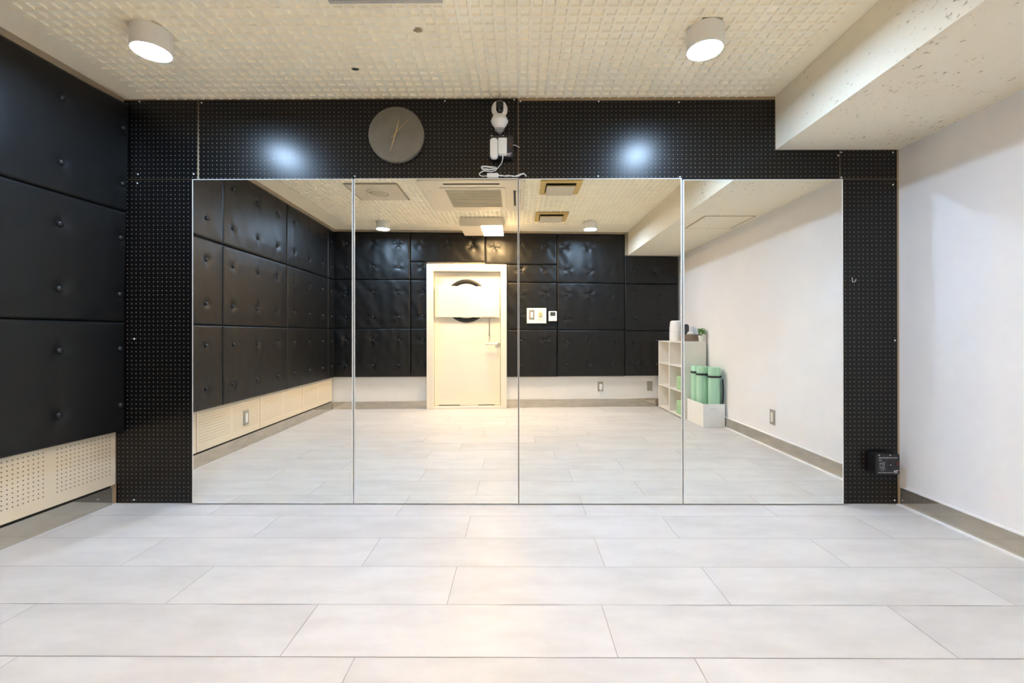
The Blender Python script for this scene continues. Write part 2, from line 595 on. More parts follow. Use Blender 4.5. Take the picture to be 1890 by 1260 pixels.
pegboard([(.0085, 1.78), (1.8475, 1.78), (1.8475, ZB - .003), (XB - .003, ZB - .003), (XB - .003, ZT - .012), (.0085, ZT - .012)],
         'wide black pegboard notched around the beam, right of the camera',
         [(.020, 2.312), (.470, 2.309), (.930, 2.303), (.466, 1.880), (.935, 1.874), (1.840, 1.994)], (.0150, 1.877))
pegboard([(1.8505, 1.8600), (2.174, 1.8600), (2.174, ZB - .003), (1.8505, ZB - .003)], 'small black pegboard tucked under the right end of the beam',
         [(1.857, 2.012), (2.152, 2.010), (1.858, 1.868)], (1.8520, 1.8700))
pegboard([(1.78, .003), (2.174, .003), (2.174, 1.8570), (1.78, 1.8570)], 'tall narrow black pegboard right of the mirrors with a black power box',
         [(2.152, 1.825), (2.161, .935), (2.156, .021)], (1.7790, .0180))

# ------------------------------------------------------------------ mirrors
MIR = [(-1.862, -.9385, 'leftmost of the four tall mirrors, reflecting the black padded side wall'),
       (-.9335, .0055, 'second tall mirror from the left, reflecting the cream door'),
       (.0085, .9390, 'third tall mirror from the left, reflecting the light switches'),
       (.9440, 1.8520, 'rightmost of the four tall mirrors, reflecting the white wall and mats')]
for i, (x0, x1, lab) in enumerate(MIR):
    zt = [1.8625, 1.8635, 1.8600, 1.8515][i]
    bm = boxes((x0 + .001, x1 - .001, -.020, -.0012, .007, zt))
    o = mesh_obj('mirror', bm, [M_mirror, M_seam])
    for p in o.data.polygons:
        if p.normal.y > -.5: p.material_index = 1
    tag(o, lab, 'mirror', 'tall wall mirrors')
    wl, wr = [(.003, .005), (.005, .0022), (.0022, .006), (.006, .004)][i]
    mesh_obj('edge_strip', boxes((x0 + .001, x0 + .001 + wl, -.0215, -.0202, .007, zt)), M_seam, o)
    mesh_obj('edge_strip', boxes((x1 - .001 - wr, x1 - .001, -.0215, -.0202, .007, zt)), M_seam, o)
    mesh_obj('edge_strip', boxes((x0 + .001 + wl, x1 - .001 - wr, -.0215, -.0202, zt - .0028, zt)), M_seam, o)

# ------------------------------------------------------------------ padded panels
btn_me = None
def add_button(parent, x, y, z):
    global btn_me
    if btn_me is None:
        o = mesh_obj('button', lathe([(0, -.0165), (.007, -.0155), (.0125, -.0115), (.0155, -.005), (.0155, 0), (.011, .004), (0, .004)], 18, 'y'), M_button, parent, smooth=True)
        btn_me = o.data
    else:
        o = bpy.data.objects.new('button', btn_me)
        COL.objects.link(o)
        o.parent = parent
    o.location = (x, y, z)

def pad(wall, a0, a1, z0, z1, btns, label, group, T=.05, lean=None, seed=0, wrinkle=1.0):
    """upholstered panel; a0..a1 along the wall (u on the left wall, x on the back wall)"""
    if wall == 'L':
        loc = (lx(a1), -a1, z0); rz = ROT_L
        loc_x = lambda a: (a1 - a) * math.sqrt(1 + SL * SL)
    else:
        loc = (a1, by(a1), z0); rz = ROT_B
        loc_x = lambda a: (a1 - a) * math.sqrt(1 + TB * TB)
    W, H = loc_x(a0), z1 - z0
    root = empty('upholstered_pad', loc, rz, label, 'wall pad', group)
    B = [(loc_x(a), z - z0) for a, z in btns]
    g = .0012
    rng = random.Random(seed)
    deep = [rng.uniform(.5, 1.4) for _ in B]
    angs = [rng.uniform(0, PI) for _ in B]
    sx, sz = seed * 3.7, seed * 1.9
    def h(x, z):
        d = min(x - g, W - g - x, z - g, H - g - z)
        t = min(max(d / .015, 0), 1)
        e = math.sqrt(max(0, 1 - (1 - t) ** 2))
        base = T * (.66 + .34 * e)
        v = base
        soft = min(d / .12, 1)
        v += .0055 * soft * (1 if d > 0 else 0)
        for (bx, bz), dp, an in zip(B, deep, angs):
            r2 = (x - bx) ** 2 + (z - bz) ** 2
            if r2 < .04:
                r = math.sqrt(r2)
                v -= .0085 * dp * math.exp(-(r / .030) ** 2) * (.3 + .7 * min(1, max(d, 0) / .02))
                a = math.atan2(z - bz, x - bx)
                v += wrinkle * .0016 * dp * math.exp(-((r - .045) / .04) ** 2) * math.cos(3 * a + an * 4)
        q = .6 * x + .8 * z
        p = .8 * x - .6 * z
        w1 = noise.noise(Vector((q * 3.0 + sx, p * 11.0 + sz, seed)))
        w2 = noise.noise(Vector((x * 9.0 + sx, z * 3.5 + sz, seed + 40)))
        edge = math.exp(-max(d, 0) / .10)
        v += wrinkle * (.0034 * w1 * (.35 + .65 * edge) + .0022 * w2) * min(1, max(d, 0) / .02)
        if lean: v += lean(a1 - x, z0 + z)
        return v
    nx, nz = max(8, int(W / .0125)), max(8, int(H / .0125))
    def steps(n, L):
        edge_pts = [g, g + .0012, g + .0035, g + .007, g + .011]
        mid = [g + .016 + (L - 2 * g - .032) * i / n for i in range(n + 1)]
        return edge_pts + mid + [L - p for p in edge_pts[::-1]]
    X, Z = steps(nx, W), steps(nz, H)
    bm = bmesh.new()
    G = [[bm.verts.new((x, -h(x, z), z)) for x in X] for z in Z]
    for j in range(len(Z) - 1):
        for i in range(len(X) - 1):
            bm.faces.new((G[j][i], G[j][i + 1], G[j + 1][i + 1], G[j + 1][i]))
    # side skirts back to the wall
    rim = [G[0][i] for i in range(len(X))] + [G[j][-1] for j in range(1, len(Z))] + [G[-1][i] for i in range(len(X) - 2, -1, -1)] + [G[j][0] for j in range(len(Z) - 2, 0, -1)]
    backv = [bm.verts.new((v.co.x, -.0015, v.co.z)) for v in rim]
    n = len(rim)
    for i in range(n):
        j = (i + 1) % n
        bm.faces.new((rim[j], rim[i], backv[i], backv[j]))
    bm.faces.new(backv)
    cover = mesh_obj('cover', bm, M_vinyl, root, smooth=True)
    md = cover.modifiers.new('es', 'EDGE_SPLIT'); md.split_angle = math.radians(50)
    for (bx, bz) in B:
        add_button(root, bx, -h(bx, bz) + .001, bz)
    return root

LZ = [.420, 1.046, 1.680, 2.300]
LU = [.004, .940, 1.958, 3.000, 3.212]
LB = [[.035, .355, .745], [1.070, 1.430, 1.770], [2.115, 2.470, 2.830], [3.110]]
LBZ = [[.572, .893], [1.203, 1.525], [1.832, 2.152]]
rown = ['bottom row', 'middle row', 'top row']
coln = ['closest to the corner pegboards', 'second from the corner pegboards', 'third from the corner pegboards', 'narrow and against the far back corner']
def lean0(u, z):
    return (.018 + .030 * max(0, (z - 1.2) / 1.1)) * math.exp(-max(u, 0) / .35)
for r in range(3):
    for c in range(4):
        pad('L', LU[c], LU[c + 1], LZ[r], LZ[r + 1], [(u, z) for z in LBZ[r] for u in LB[c]],
            'black button-tufted pad on the left wall, %s, %s' % (rown[r], coln[c]), 'padded panels on the left wall',
            T=.047, lean=lean0 if c == 0 else None, seed=r * 4 + c + 1, wrinkle=.55 if c == 0 else .8)
GB = 'padded panels on the back wall'
BP = [
 (-2.402, -1.398, .420, 1.053, [(x, z) for z in (.575, .899) for x in (-2.225, -1.88, -1.553)], 'wide black pad on the back wall, bottom row, left of the door'),
 (-2.402, -1.398, 1.053, 1.688, [(x, z) for z in (1.202, 1.522) for x in (-2.228, -1.884, -1.553)], 'wide black pad on the back wall, middle row, left of the door'),
 (-2.402, -1.398, 1.688, 2.308, [(x, z) for z in (1.850, 2.156) for x in (-2.22, -1.875, -1.551)], 'wide black pad on the back wall, top row, shining below a ceiling lamp'),
 (-1.398, -1.190, .420, 1.053, [(-1.235, .579), (-1.235, .904)], 'narrow black pad at the left door jamb, lowest of three'),
 (-1.398, -1.190, 1.053, 1.690, [(-1.245, 1.216), (-1.237, 1.535)], 'narrow black pad at the left door jamb, middle of three'),
 (-1.398, -1.190, 1.690, 1.925, [(-1.237, 1.847)], 'short black pad beside the top left corner of the door frame'),
 (-1.398, -.424, 1.925, 2.308, [(-1.264, 2.163), (-.913, 2.160), (-.595, 2.143)], 'long black pad directly above the left part of the door'),
 (-.424, .528, 1.898, 2.308, [(-.296, 2.126), (.047, 2.134), (.356, 2.136)], 'long black pad above the right door corner, lit orange by the warm lamp'),
 (-.138, .528, 1.662, 1.898, [(.046, 1.822), (.348, 1.828)], 'short black pad right of the door frame, above the switch pad'),
 (-.138, .528, 1.036, 1.662, [(.053, 1.506), (.355, 1.512), (.053, 1.212)], 'black pad right of the door carrying the white switch plate'),
 (-.138, .528, .410, 1.036, [(.052, .888), (.368, .887), (.052, .568), (.361, .570)], 'black pad right of the door, under the switch pad'),
 (.528, 1.437, 1.656, 2.308, [(.673, 1.815), (.970, 1.811), (1.268, 1.811), (.64, 2.134), (.955, 2.132)], 'wide black pad on the back wall, top row, just left of the beam'),
 (.528, 1.437, 1.030, 1.656, [(x, z) for z in (1.187, 1.506) for x in (.662, .972, 1.27)], 'wide wrinkled black pad right of the thermostat, middle row'),
 (.528, 1.437, .412, 1.030, [(x, z) for z in (.570, .880) for x in (.665, .970, 1.27)], 'wide black pad above the plugged wall outlet, bottom row'),
 (1.437, 2.170, 1.650, 2.020, [(1.572, 1.813), (1.872, 1.807)], 'black pad under the far end of the beam, highest in the right column'),
 (1.437, 2.170, 1.022, 1.650, [(x, z) for z in (1.192, 1.505) for x in (1.577, 1.871)], 'black pad in the right column behind the white humidifier'),
 (1.437, 2.170, .415, 1.022, [(x, z) for z in (.575, .890) for x in (1.577, 1.871)], 'black pad in the right column half hidden by the white shelf'),
]
for i, (x0, x1, z0, z1, b, lab) in enumerate(BP):
    pad('B', x0, x1, z0, z1, b, lab, GB, T=.048, seed=30 + i, wrinkle=2.5)

# ------------------------------------------------------------------ beige perforated boards low on the left wall
PB = [(.0015, .706, 'cream perforated board under the pads, nearest the corner pegboard'),
      (.712, 1.545, 'cream perforated board with the metal outlet plate'),
      (1.551, 2.392, 'third cream perforated board from the corner pegboard'),
      (2.398, 3.235, 'cream perforated board ending at the back wall')]
def mk_perf(L):
    mid = L * .5
    return perforated('cream_perforated_board', (.74, .65, .50), (.16, .12, .08), .0216, .0032, .55, .3,
                      blocks=[(.022, mid - .022), (mid + .022, L - .022)], zr=(.048, .30), px=.5 - .0, pz=.5)
for a, c, lab in PB:
    L = c - a
    root = mesh_obj('perforated_board', boxes((0, L, -.0115, 0, 0, .3055)), mk_perf(L))
    root.location = (lx(c) - .0105, -c, .112)
    root.rotation_euler = (0, 0, ROT_L)
    tag(root, lab, 'perforated board', 'cream perforated boards low on the left wall')
# black strip painted in for the shade of the gap under the boards
structure('gap_shade_strip', slab_left(-.012, -.009, .022, 3.235, .098, .112), M_gap_shade, 'dark strip painted in for the shade between skirting and perforated boards')

# ------------------------------------------------------------------ door in the back wall
door = empty('door_1', (DX1, by(DX1), 0), ROT_B, 'cream door with a porthole in the back wall', None, None, 'structure')
def dlx(x): return (DX1 - x)          # local x grows towards world -x
DW = dlx(DX0)
O0, O1, OZ0, OZ1 = dlx(-.222), dlx(-1.100), .055, 1.802
bm = boxes((0.001, O0, -.085, .12, 0, DZ1 - .001), (O1, DW - .001, -.085, .12, 0, DZ1 - .001), (O0, O1, -.085, .12, OZ1, DZ1 - .001))
mesh_obj('door_frame', bm, M_door, door, bevel=.004)
mesh_obj('threshold', boxes((O0, O1, -.078, .12, 0, .030)), M_door, door, bevel=.003)
leaf = mesh_obj('door_leaf', boxes((O0 + .004, O1 - .004, .0, .05, .034, OZ1 - .005)), M_door, door, bevel=.002)
PCX, PCZ, PR = dlx(-.672), 1.418, .286
mesh_obj('porthole_ring', lathe([(PR - .056, -.004), (PR - .050, -.016), (PR - .010, -.018), (PR, -.010), (PR, .001), (PR - .056, .001)], 64, 'y', cx=PCX, cz=PCZ), M_rubber, door, smooth=True)
mesh_obj('porthole_pane', lathe([(0, -.004), (PR - .054, -.004), (PR - .054, .001), (0, .001)], 64, 'y', cx=PCX, cz=PCZ), M_pane, door)
hd = mesh_obj('handle', lathe([(0, -.012), (.030, -.012), (.032, -.006), (.032, 0), (0, 0)], 28, 'y', cx=dlx(-.262), cz=.845), M_steel, door, smooth=True)
mesh_obj('lever', tube([(dlx(-.262), -.010, .845), (dlx(-.262), -.050, .845), (dlx(-.280), -.058, .845), (dlx(-.415), -.056, .845)], .0095, 10), M_steel, hd, smooth=True)
bm = tube([(dlx(-.368), -.030, .955), (dlx(-.368), -.030, 1.190)], .008, 10)
add_box(bm, dlx(-.368) - .010, dlx(-.368) + .010, -.030, 0, .955, .975)
add_box(bm, dlx(-.368) - .010, dlx(-.368) + .010, -.030, 0, 1.170, 1.190)
mesh_obj('latch_rod', bm, M_steel, door)
bm = boxes((O0 + .08, O0 + .30, -.003, 0, .036, .044), (O1 - .34, O1 - .06, -.003, 0, .036, .044))
mesh_obj('bottom_seal', bm, M_dark, door)

# cloth hung over the porthole
ct = empty('window_cloth', (DX1, by(DX1), 0), ROT_B, 'white cloth stretched across the round window of the door', 'cloth')
bm = bmesh.new()
cx0, cx1, cz0, cz1 = dlx(-.236), dlx(-1.088), 1.198, 1.626
nx, nz = 60, 26
G = []
for j in range(nz + 1):
    rowv = []
    for i in range(nx + 1):
        s, t = i / nx, j / nz
        x = cx0 + (cx1 - cx0) * s
        z = cz0 + (cz1 - cz0) * t - .020 * math.sin(PI * s) * t + .010 * (1 - t) * math.sin(PI * s) * .4
        yv = -.036 - .006 * noise.noise(Vector((x * 5, z * 2.2, 3))) - .004 * math.sin(9 * s + 3 * t)
        rowv.append(bm.verts.new((x, yv, z)))
    G.append(rowv)
for j in range(nz):
    for i in range(nx):
        bm.faces.new((G[j][i], G[j][i + 1], G[j + 1][i + 1], G[j + 1][i]))
clo = mesh_obj('fabric', bm, M_cloth, ct, smooth=True)
md = clo.modifiers.new('sol', 'SOLIDIFY'); md.thickness = .0012
for hx, hz, ex in ((-.250, 1.690, cx0), (-1.073, 1.712, cx1)):
    mesh_obj('suction_hook', lathe([(0, -.014), (.006, -.013), (.010, -.007), (.019, -.003), (.021, 0), (0, 0)], 20, 'y', cx=dlx(hx), cy=-.001, cz=hz), M_white, ct, smooth=True)
    mesh_obj('string', tube([(dlx(hx), -.012, hz - .006), ((dlx(hx) + ex) / 2, -.026, (hz + cz1) / 2), (ex, -.036, cz1 - .004)], .0022, 6), M_offwhite, ct)
mesh_obj('hem_cord', tube([(cx0, -.037, cz0 + .002), ((cx0 + cx1) / 2, -.040, cz0 + .006), (cx1, -.037, cz0 + .004)], .004, 6), M_offwhite, ct)

# ------------------------------------------------------------------ ceiling fittings
def lamp(x, y, label):
    R, Hh = .0775, .093
    r = empty('ceiling_lamp', (x, y, ZC - RH - .0011), 0, label, 'ceiling lamp', 'round surface ceiling lamps')
    mesh_obj('housing', lathe([(0, 0), (R, 0), (R, -Hh + .002), (R - .002, -Hh), (R - .0035, -Hh), (R - .0035, -Hh + .006), (0, -Hh + .006)], 56, 'z'), M_white_matte, r, smooth=False)
    mesh_obj('lens', lathe([(0, -Hh + .0005), (R - .004, -Hh + .0005)], 56, 'z'), M_lens, r, recalc=False)
    return r
lamp(-1.634, -.578, 'round white ceiling lamp near the black pads and mirrors')
lamp(.838, -.570, 'round white ceiling lamp near the beam and mirrors')
lamp(-1.606, -2.79, 'round white ceiling lamp reflected in the mirror, left of the air conditioner')
lamp(.880, -2.83, 'round white ceiling lamp reflected in the mirror, beside the far beam')

# box light by the door
bx = empty('box_light', (-.418, -2.852, ZC - RH - .0011), 0, 'square cream box light with a glowing half above the door', 'ceiling light')
mesh_obj('housing', boxes((-.247, .247, -.252, .252, -.100, 0)), M_offwhite, bx, bevel=.003)
mesh_obj('lens', boxes((.003, .245, -.250, .250, -.1035, -.1005)), M_warm, bx)
mesh_obj('cover', boxes((-.245, .000, -.250, .250, -.1035, -.1005)), M_offwhite, bx)

# air conditioner
ac = empty('air_conditioner', (-.405, -1.805, ZC - RH - .0011), 0, 'cream ceiling cassette air conditioner with square grille', 'air conditioner')
bm = bmesh.new()
rounded_plate(bm, -.475, .475, -.475, .475, 0, -.022, .05)
bm2 = bm
for v in bm2.verts: v.co = Vector((v.co.x, v.co.z, v.co.y))
mesh_obj('panel', bm2, M_ac, ac, bevel=.006)
mesh_obj('grille_frame', boxes((-.300, .300, -.340, .300, -.030, -.0225)), M_ac, ac, bevel=.006)
bm = boxes((-.258, .258, -.290, .262, -.0335, -.0305))
for i in range(26):
    yy = -.280 + i * .0207
    add_box(bm, -.250, .250, yy, yy + .006, -.0365, -.0336)
mesh_obj('grille', bm, M_grille, ac)
for (x0, x1, y0, y1, kind) in ((-.250, .250, .375, .405, 'd'), (-.250, .250, -.415, -.385, 'l'), (-.425, -.393, -.27, .21, 'l'), (.372, .392, -.27, .21, 'd')):
    mesh_obj('air_slot', boxes((x0, x1, y0, y1, -.0245, -.0222)), M_dark if kind == 'd' else M_ac, ac)
mesh_obj('louvre', boxes((.398, .418, -.27, .21, -.030, -.0223)), M_ac, ac, bevel=.002)
mesh_obj('louvre', boxes((.430, .440, -.24, .24, -.0245, -.0223)), M_grille, ac)

# ceiling speaker
sp = empty('ceiling_speaker', (-1.316, -1.690, ZC - RH - .0011), 0, 'square cream ceiling panel with a round grey speaker', 'speaker')
bm = boxes((-.243, .243, -.243, .243, -.006, 0))
mesh_obj('frame', bm, M_trim, sp)
mesh_obj('panel', boxes((-.228, .228, -.228, .228, -.010, -.0062)), M_ac, sp)
mesh_obj('rim', lathe([(.094, -.0105), (.094, -.019), (.108, -.017), (.112, -.0105)], 48, 'z'), M_ac, sp, smooth=True)
mesh_obj('grille', lathe([(0, -.018), (.05, -.0175), (.0935, -.0125), (.0935, -.0105), (0, -.0105)], 48, 'z'), M_grille, sp, smooth=True)

# yellowed exhaust vents
def vent(x, y, label):
    v = empty('ceiling_vent', (x, y, ZC - RH - .0011), 0, label, 'vent', 'yellowed square ceiling vents')
    bm = boxes((-.185, .185, -.185, -.135, -.014, 0), (-.185, .185, .135, .185, -.014, 0), (-.185, -.135, -.135, .135, -.014, 0), (.135, .185, -.135, .135, -.014, 0))
    mesh_obj('frame', bm, M_yellow, v, bevel=.003)
    mesh_obj('duct', boxes((-.134, .134, -.134, .134, -.003, -.0005)), M_dark, v)
    o = mesh_obj('vent_plate', boxes((-.128, .128, -.158, .108, -.034, -.022)), [M_ventpanel, M_yellow], v, bevel=.004)
    for p in o.data.polygons:
        if p.normal.z > -.5: p.material_index = 1
    mesh_obj('bracket', boxes((-.020, .020, -.02, .02, -.022, -.003)), M_dark, v)
    return v
vent(.396, -1.562, 'yellowed square vent beside the air conditioner, nearer the mirrors')
vent(.390, -2.580, 'yellowed square vent farther back, level with the box light')

# hatch in the beam underside and the framed hatch in the ceiling
bh = empty('access_hatch', (1.902, -1.684, ZB - .0005), 0, 'square access hatch with a dark gap under the beam', 'hatch')
mesh_obj('surround', boxes((-.232, .232, -.232, -.222, -.002, 0), (-.232, .232, .222, .232, -.002, 0), (-.232, -.218, -.222, .222, -.002, 0), (.218, .232, -.222, .222, -.002, 0)), M_tan, bh)
mesh_obj('lid', boxes((-.2178, .2178, -.2218, .2218, -.003, 0)), M_beam, bh)
ch = empty('ceiling_hatch', (-.530, -.985, ZC - RH - .0011), 0, 'grey framed ceiling hatch at the top edge of the photo', 'hatch')
mesh_obj('frame', boxes((-.230, .230, .212, .230, -.014, 0), (-.230, .230, -.230, -.212, -.014, 0), (-.230, -.212, -.212, .212, -.014, 0), (.212, .230, -.212, .212, -.014, 0)), M_alu, ch, bevel=.002)
mesh_obj('inner_frame', boxes((-.211, .211, .200, .2115, -.011, 0), (-.211, .211, -.2115, -.200, -.011, 0), (-.211, -.200, -.200, .200, -.011, 0), (.200, .211, -.200, .200, -.011, 0)), M_alu, ch)
mesh_obj('lid', boxes((-.1995, .1995, -.1995, .1995, -.009, 0)), M_ac, ch)

# small rusty screw anchors left in the ceiling
def anchor(x, y, lab, rusty):
    o = mesh_obj('ceiling_anchor', lathe([(0, -.006), (.006, -.005), (.008, -.001), (.013, 0), (0, 0)], 10, 'z'), M_tan if rusty else M_dark, smooth=True)
    o.location = (x, y, ZC - RH - .0009)
    o.scale = (1.6, .9, 1)
    tag(o, lab, 'ceiling anchor')
anchor(-.826, -.290, 'dark leftover anchor in the ceiling left of the clock', False)
anchor(-.442, -.575, 'small rusty brown stain anchor in the ceiling above the clock', True)

# ------------------------------------------------------------------ clock
ck = empty('wall_clock', (-.690, -.0005, 2.113), 0, 'round grey concrete clock with gold hands on the pegboard', 'clock')
CR = .158
mesh_obj('dial', lathe([(0, -.030), (CR - .006, -.030), (CR - .002, -.0285), (CR, -.025), (CR, -.003), (CR - .006, 0), (0, 0)], 96, 'y'), M_clock, ck)
def hand(name, tip, tail, w0, w1, yy, mat=M_gold):
    d = Vector((tip[0], 0, tip[1])); L = d.length; d.normalize()
    n = Vector((d.z, 0, -d.x))
    bm = bmesh.new()
    a = -d * tail
    mid = d * (L * .35)
    e = d * L
    out = [a - n * w1, a + n * w1, mid + n * w0, e + n * w1 * .5, e - n * w1 * .5, mid - n * w0]
    prism(bm, ([(p.x, yy, p.z) for p in out], [(p.x, yy - .0016, p.z) for p in out]))
    mesh_obj(name, bm, mat, ck)
hand('hour_hand', (.0185, .0765), .020, .0034, .0014, -.033)
hand('minute_hand', (-.0297, -.0993), .022, .0034, .0014, -.0356)
hand('second_hand', (.0757, .0820), .034, .0010, .0009, -.0382)
mesh_obj('hub', lathe([(0, -.042), (.0035, -.042), (.0045, -.040), (.0045, -.030), (0, -.030)], 16, 'y'), M_gold, ck, smooth=True)

# ------------------------------------------------------------------ security camera on its bracket
sc_ = empty('security_camera', (-.098, -.062, 2.118), 0, 'small white camera with a black oval face above the clock-side adapters', 'camera')
mesh_obj('base', lathe([(0, .010), (.026, .010), (.030, .018), (.040, .030), (.0475, .046), (.0485, .050), (.0455, .054), (.044, .062), (.036, .078), (.026, .083), (0, .083)], 40, 'z'), M_white, sc_, smooth=True)
mesh_obj('head', lathe([(.0, .070), (.020, .0735), (.034, .084), (.0425, .098), (.0455, .115), (.0425, .132), (.034, .1475), (.020, .157), (0, .1605)], 40, 'z'), M_white, sc_, smooth=True)
bm = bmesh.new()
pts = []
w, hh = .0205, .0165
for k in range(13):
    a = PI * k / 12
    pts.append((w * math.cos(a), hh + w * math.sin(a)))
for k in range(13):
    a = PI + PI * k / 12
    pts.append((w * math.cos(a), -hh + w * math.sin(a)))
def onsph(x, z, off): return -math.sqrt(max(.0001, .0455 ** 2 - x * x - z * z)) - off
ctr = bm.verts.new((0.003, onsph(0, 0, .004), .116))
for sft in (1.0,):
    rings = []
    for f in (.33, .66, 1.0):
        rings.append([bm.verts.new((.003 + x * f, onsph(x * f, z * f * .92, .004), .116 + z * f)) for x, z in pts])
    rings.append([bm.verts.new((.003 + x, onsph(x, z, -.006), .116 + z)) for x, z in pts])
    n = len(pts)
    for k in range(n): bm.faces.new((ctr, rings[0][k], rings[0][(k + 1) % n]))
    for A, B in zip(rings[:-1], rings[1:]):
        for k in range(n): bm.faces.new((A[k], B[k], B[(k + 1) % n], A[(k + 1) % n]))
fc = mesh_obj('face', bm, M_blackgloss, sc_, smooth=True)
mesh_obj('eye', lathe([(0, -.0535), (.007, -.0530), (.0095, -.0510), (.0095, -.040), (0, -.040)], 20, 'y', cx=.004, cz=.112), M_black, sc_, smooth=True)
mesh_obj('bracket', boxes((-.026, .026, -.016, .016, -.002, .0098), (-.015, .017, -.012, .012, -.012, -.0022), (-.008, .008, .0, .0608, -.012, -.0025)), M_grey, sc_, bevel=.002)

# ------------------------------------------------------------------ power boxes
def power_box(x0, z0, w, h, d, label, title_mat, full):
    o = empty('power_box', (x0, -.0012, z0), 0, label, 'power box')
    body = mesh_obj('body', boxes((0, w, -d, 0, 0, h)), M_black, o, bevel=.004, seg=3)
    mesh_obj('front_plate', boxes((.007, w - .002, -d - .0015, -d - .0001, .003, h - .010)), principled('charcoal_plate', (.022, .022, .026), .42), o)
    fy = -d - .0016
    mesh_obj('mount_screw', lathe([(0, -.0022), (.0025, -.002), (.0032, 0), (0, 0)], 10, 'y', cx=.018, cy=-d - .0001, cz=h - .0055), M_screw, o)
    mesh_obj('mount_screw', lathe([(0, -.0022), (.0025, -.002), (.0032, 0), (0, 0)], 10, 'y', cx=w * .60, cy=-d - .0001, cz=h - .0055), M_screw, o)
    text_obj('title', 'Balanced Portable Power Monitor', .0085, (.016, fy, h - .0225), title_mat, o, width=w - .030)
    sw = mesh_obj('switch', boxes((w - .021, w - .011, -d - .0055, -d - .0014, h * .44, h * .64)), M_red, o, bevel=.001)
    # outlets
    for zc in ((h * .34, h * .60)):
        bm = boxes((w * .50, w * .66, -d - .0022, -d - .0014, zc - .010, zc + .010))
        mesh_obj('socket', bm, M_black, o)
    # logo: an oval swoosh with strokes
    bm = bmesh.new()
    lx0, lz0 = w - .022, .0135
    tube([(lx0 + .013 * math.cos(a), fy, lz0 + .0065 * math.sin(a) + .0015 * math.cos(a)) for a in [2 * PI * k / 18 for k in range(17)]], .0007, 5, bm, 2)
    tube([(lx0 - .013, fy, lz0 + .004), (lx0 - .004, fy, lz0 + .009), (lx0 + .018, fy, lz0 + .010)], .0009, 5, bm, 4)
    tube([(lx0 - .008, fy, lz0 - .002), (lx0 - .003, fy, lz0 + .004), (lx0 - .001, fy, lz0 - .002), (lx0 + .003, fy, lz0 + .004), (lx0 + .006, fy, lz0 - .001)], .0011, 5, bm, 4)
    mesh_obj('logo', bm, M_print, o)
    if full:
        text_obj('caption', 'MTD', .0075, (.016, fy, h - .037), M_print, o)
        text_obj('fine_print', 'power distribution and filtering', .006, (.011, fy, .0085), M_print, o, width=w - .052)
        bm = bmesh.new()
        def stroke(*p): tube([(a, fy, c) for a, c in p], .00055, 4, bm, 1)
        X0, Z0 = .022, h * .24
        for zc in (Z0 + .011, Z0 + .034):
            stroke((X0 + .011, zc - .008), (X0 + .019, zc - .008), (X0 + .019, zc + .008), (X0 + .011, zc + .008), (X0 + .011, zc - .008))
            stroke((X0, zc), (X0 + .011, zc))
        stroke((X0, Z0 + .005), (X0, Z0 + .042))
        stroke((X0 + .030, Z0 + .042), (X0 + .024, Z0 + .042), (X0 + .024, Z0 + .002), (X0 + .030, Z0 + .002))
        stroke((X0 + .002, Z0 - .004), (X0 + .022, Z0 - .004))
        mesh_obj('diagram', bm, M_print, o)
        mesh_obj('pilot_light', lathe([(0, -.0025), (.0022, -.002), (.0026, 0), (0, 0)], 10, 'y', cx=w * .61, cy=-d - .0014, cz=h * .47), M_print, o)
        mesh_obj('cord', tube([(w - .001, -.030, h * .52), (w + .012, -.030, h * .52), (w + .020, -.024, h * .50), (w + .021, -.012, h * .46)], .006, 8), M_black, o, smooth=True)
    else:
        mesh_obj('cord', tube([(w - .001, -.020, h * .62), (w + .012, -.018, h * .62), (w + .024, -.012, h * .60), (w + .036, -.001, h * .57)], .0028, 8), M_grey, o, smooth=True)
    return o
power_box(-.160, 1.972, .137, .128, .045, 'black power box with two white adapters below the white camera', M_print_brown_lit, False)
power_box(2.001, .188, .133, .113, .060, 'black printed power box low on the right pegboard strip', M_print, True)

# adapters
ad = empty('power_adapter', (-.129, -.0475, 2.012), 0, 'taller rounded white adapter, left one on the power box', 'adapter', 'white adapters on the power box')
bm = bmesh.new(); rounded_plate(bm, -.0215, .0215, -.055, .056, 0, -.034, .017, 8)
mesh_obj('body', bm, M_white, ad, bevel=.005, seg=3)
ad = empty('power_adapter', (-.081, -.0475, 2.024), 0, 'shorter square white adapter with a looped white cable', 'adapter', 'white adapters on the power box')
bm = bmesh.new(); rounded_plate(bm, -.0240, .0240, -.046, .044, 0, -.036, .006, 5)
mesh_obj('body', bm, M_white, ad, bevel=.004, seg=3)
ax, ay, az = -.081, -.0475, 2.024
def A(x, z, y=-.010): return (x - ax, y - ay, z - az)
bm = tube([A(-.080, 1.981, -.06), A(-.081, 1.960, -.052), A(-.090, 1.946, -.020), A(-.104, 1.934), A(-.118, 1.920), A(-.150, 1.918), A(-.190, 1.923), A(-.202, 1.930), A(-.196, 1.937), A(-.160, 1.934), A(-.125, 1.930),
           A(-.120, 1.922, -.014), A(-.135, 1.915, -.014), A(-.190, 1.914, -.014), A(-.203, 1.924, -.014), A(-.198, 1.932, -.015), A(-.150, 1.926, -.015), A(-.124, 1.918, -.016), A(-.122, 1.910, -.014), A(-.150, 1.905), A(-.190, 1.908), A(-.212, 1.897), A(-.214, 1.886), A(-.200, 1.879), A(-.170, 1.880)], .0028, 8)
tube([A(-.107, 1.884), A(-.085, 1.883), A(-.060, 1.876), A(-.030, 1.881), A(.000, 1.876), A(.030, 1.889), A(.048, 1.886), A(.052, 1.874)], .0026, 8, bm)
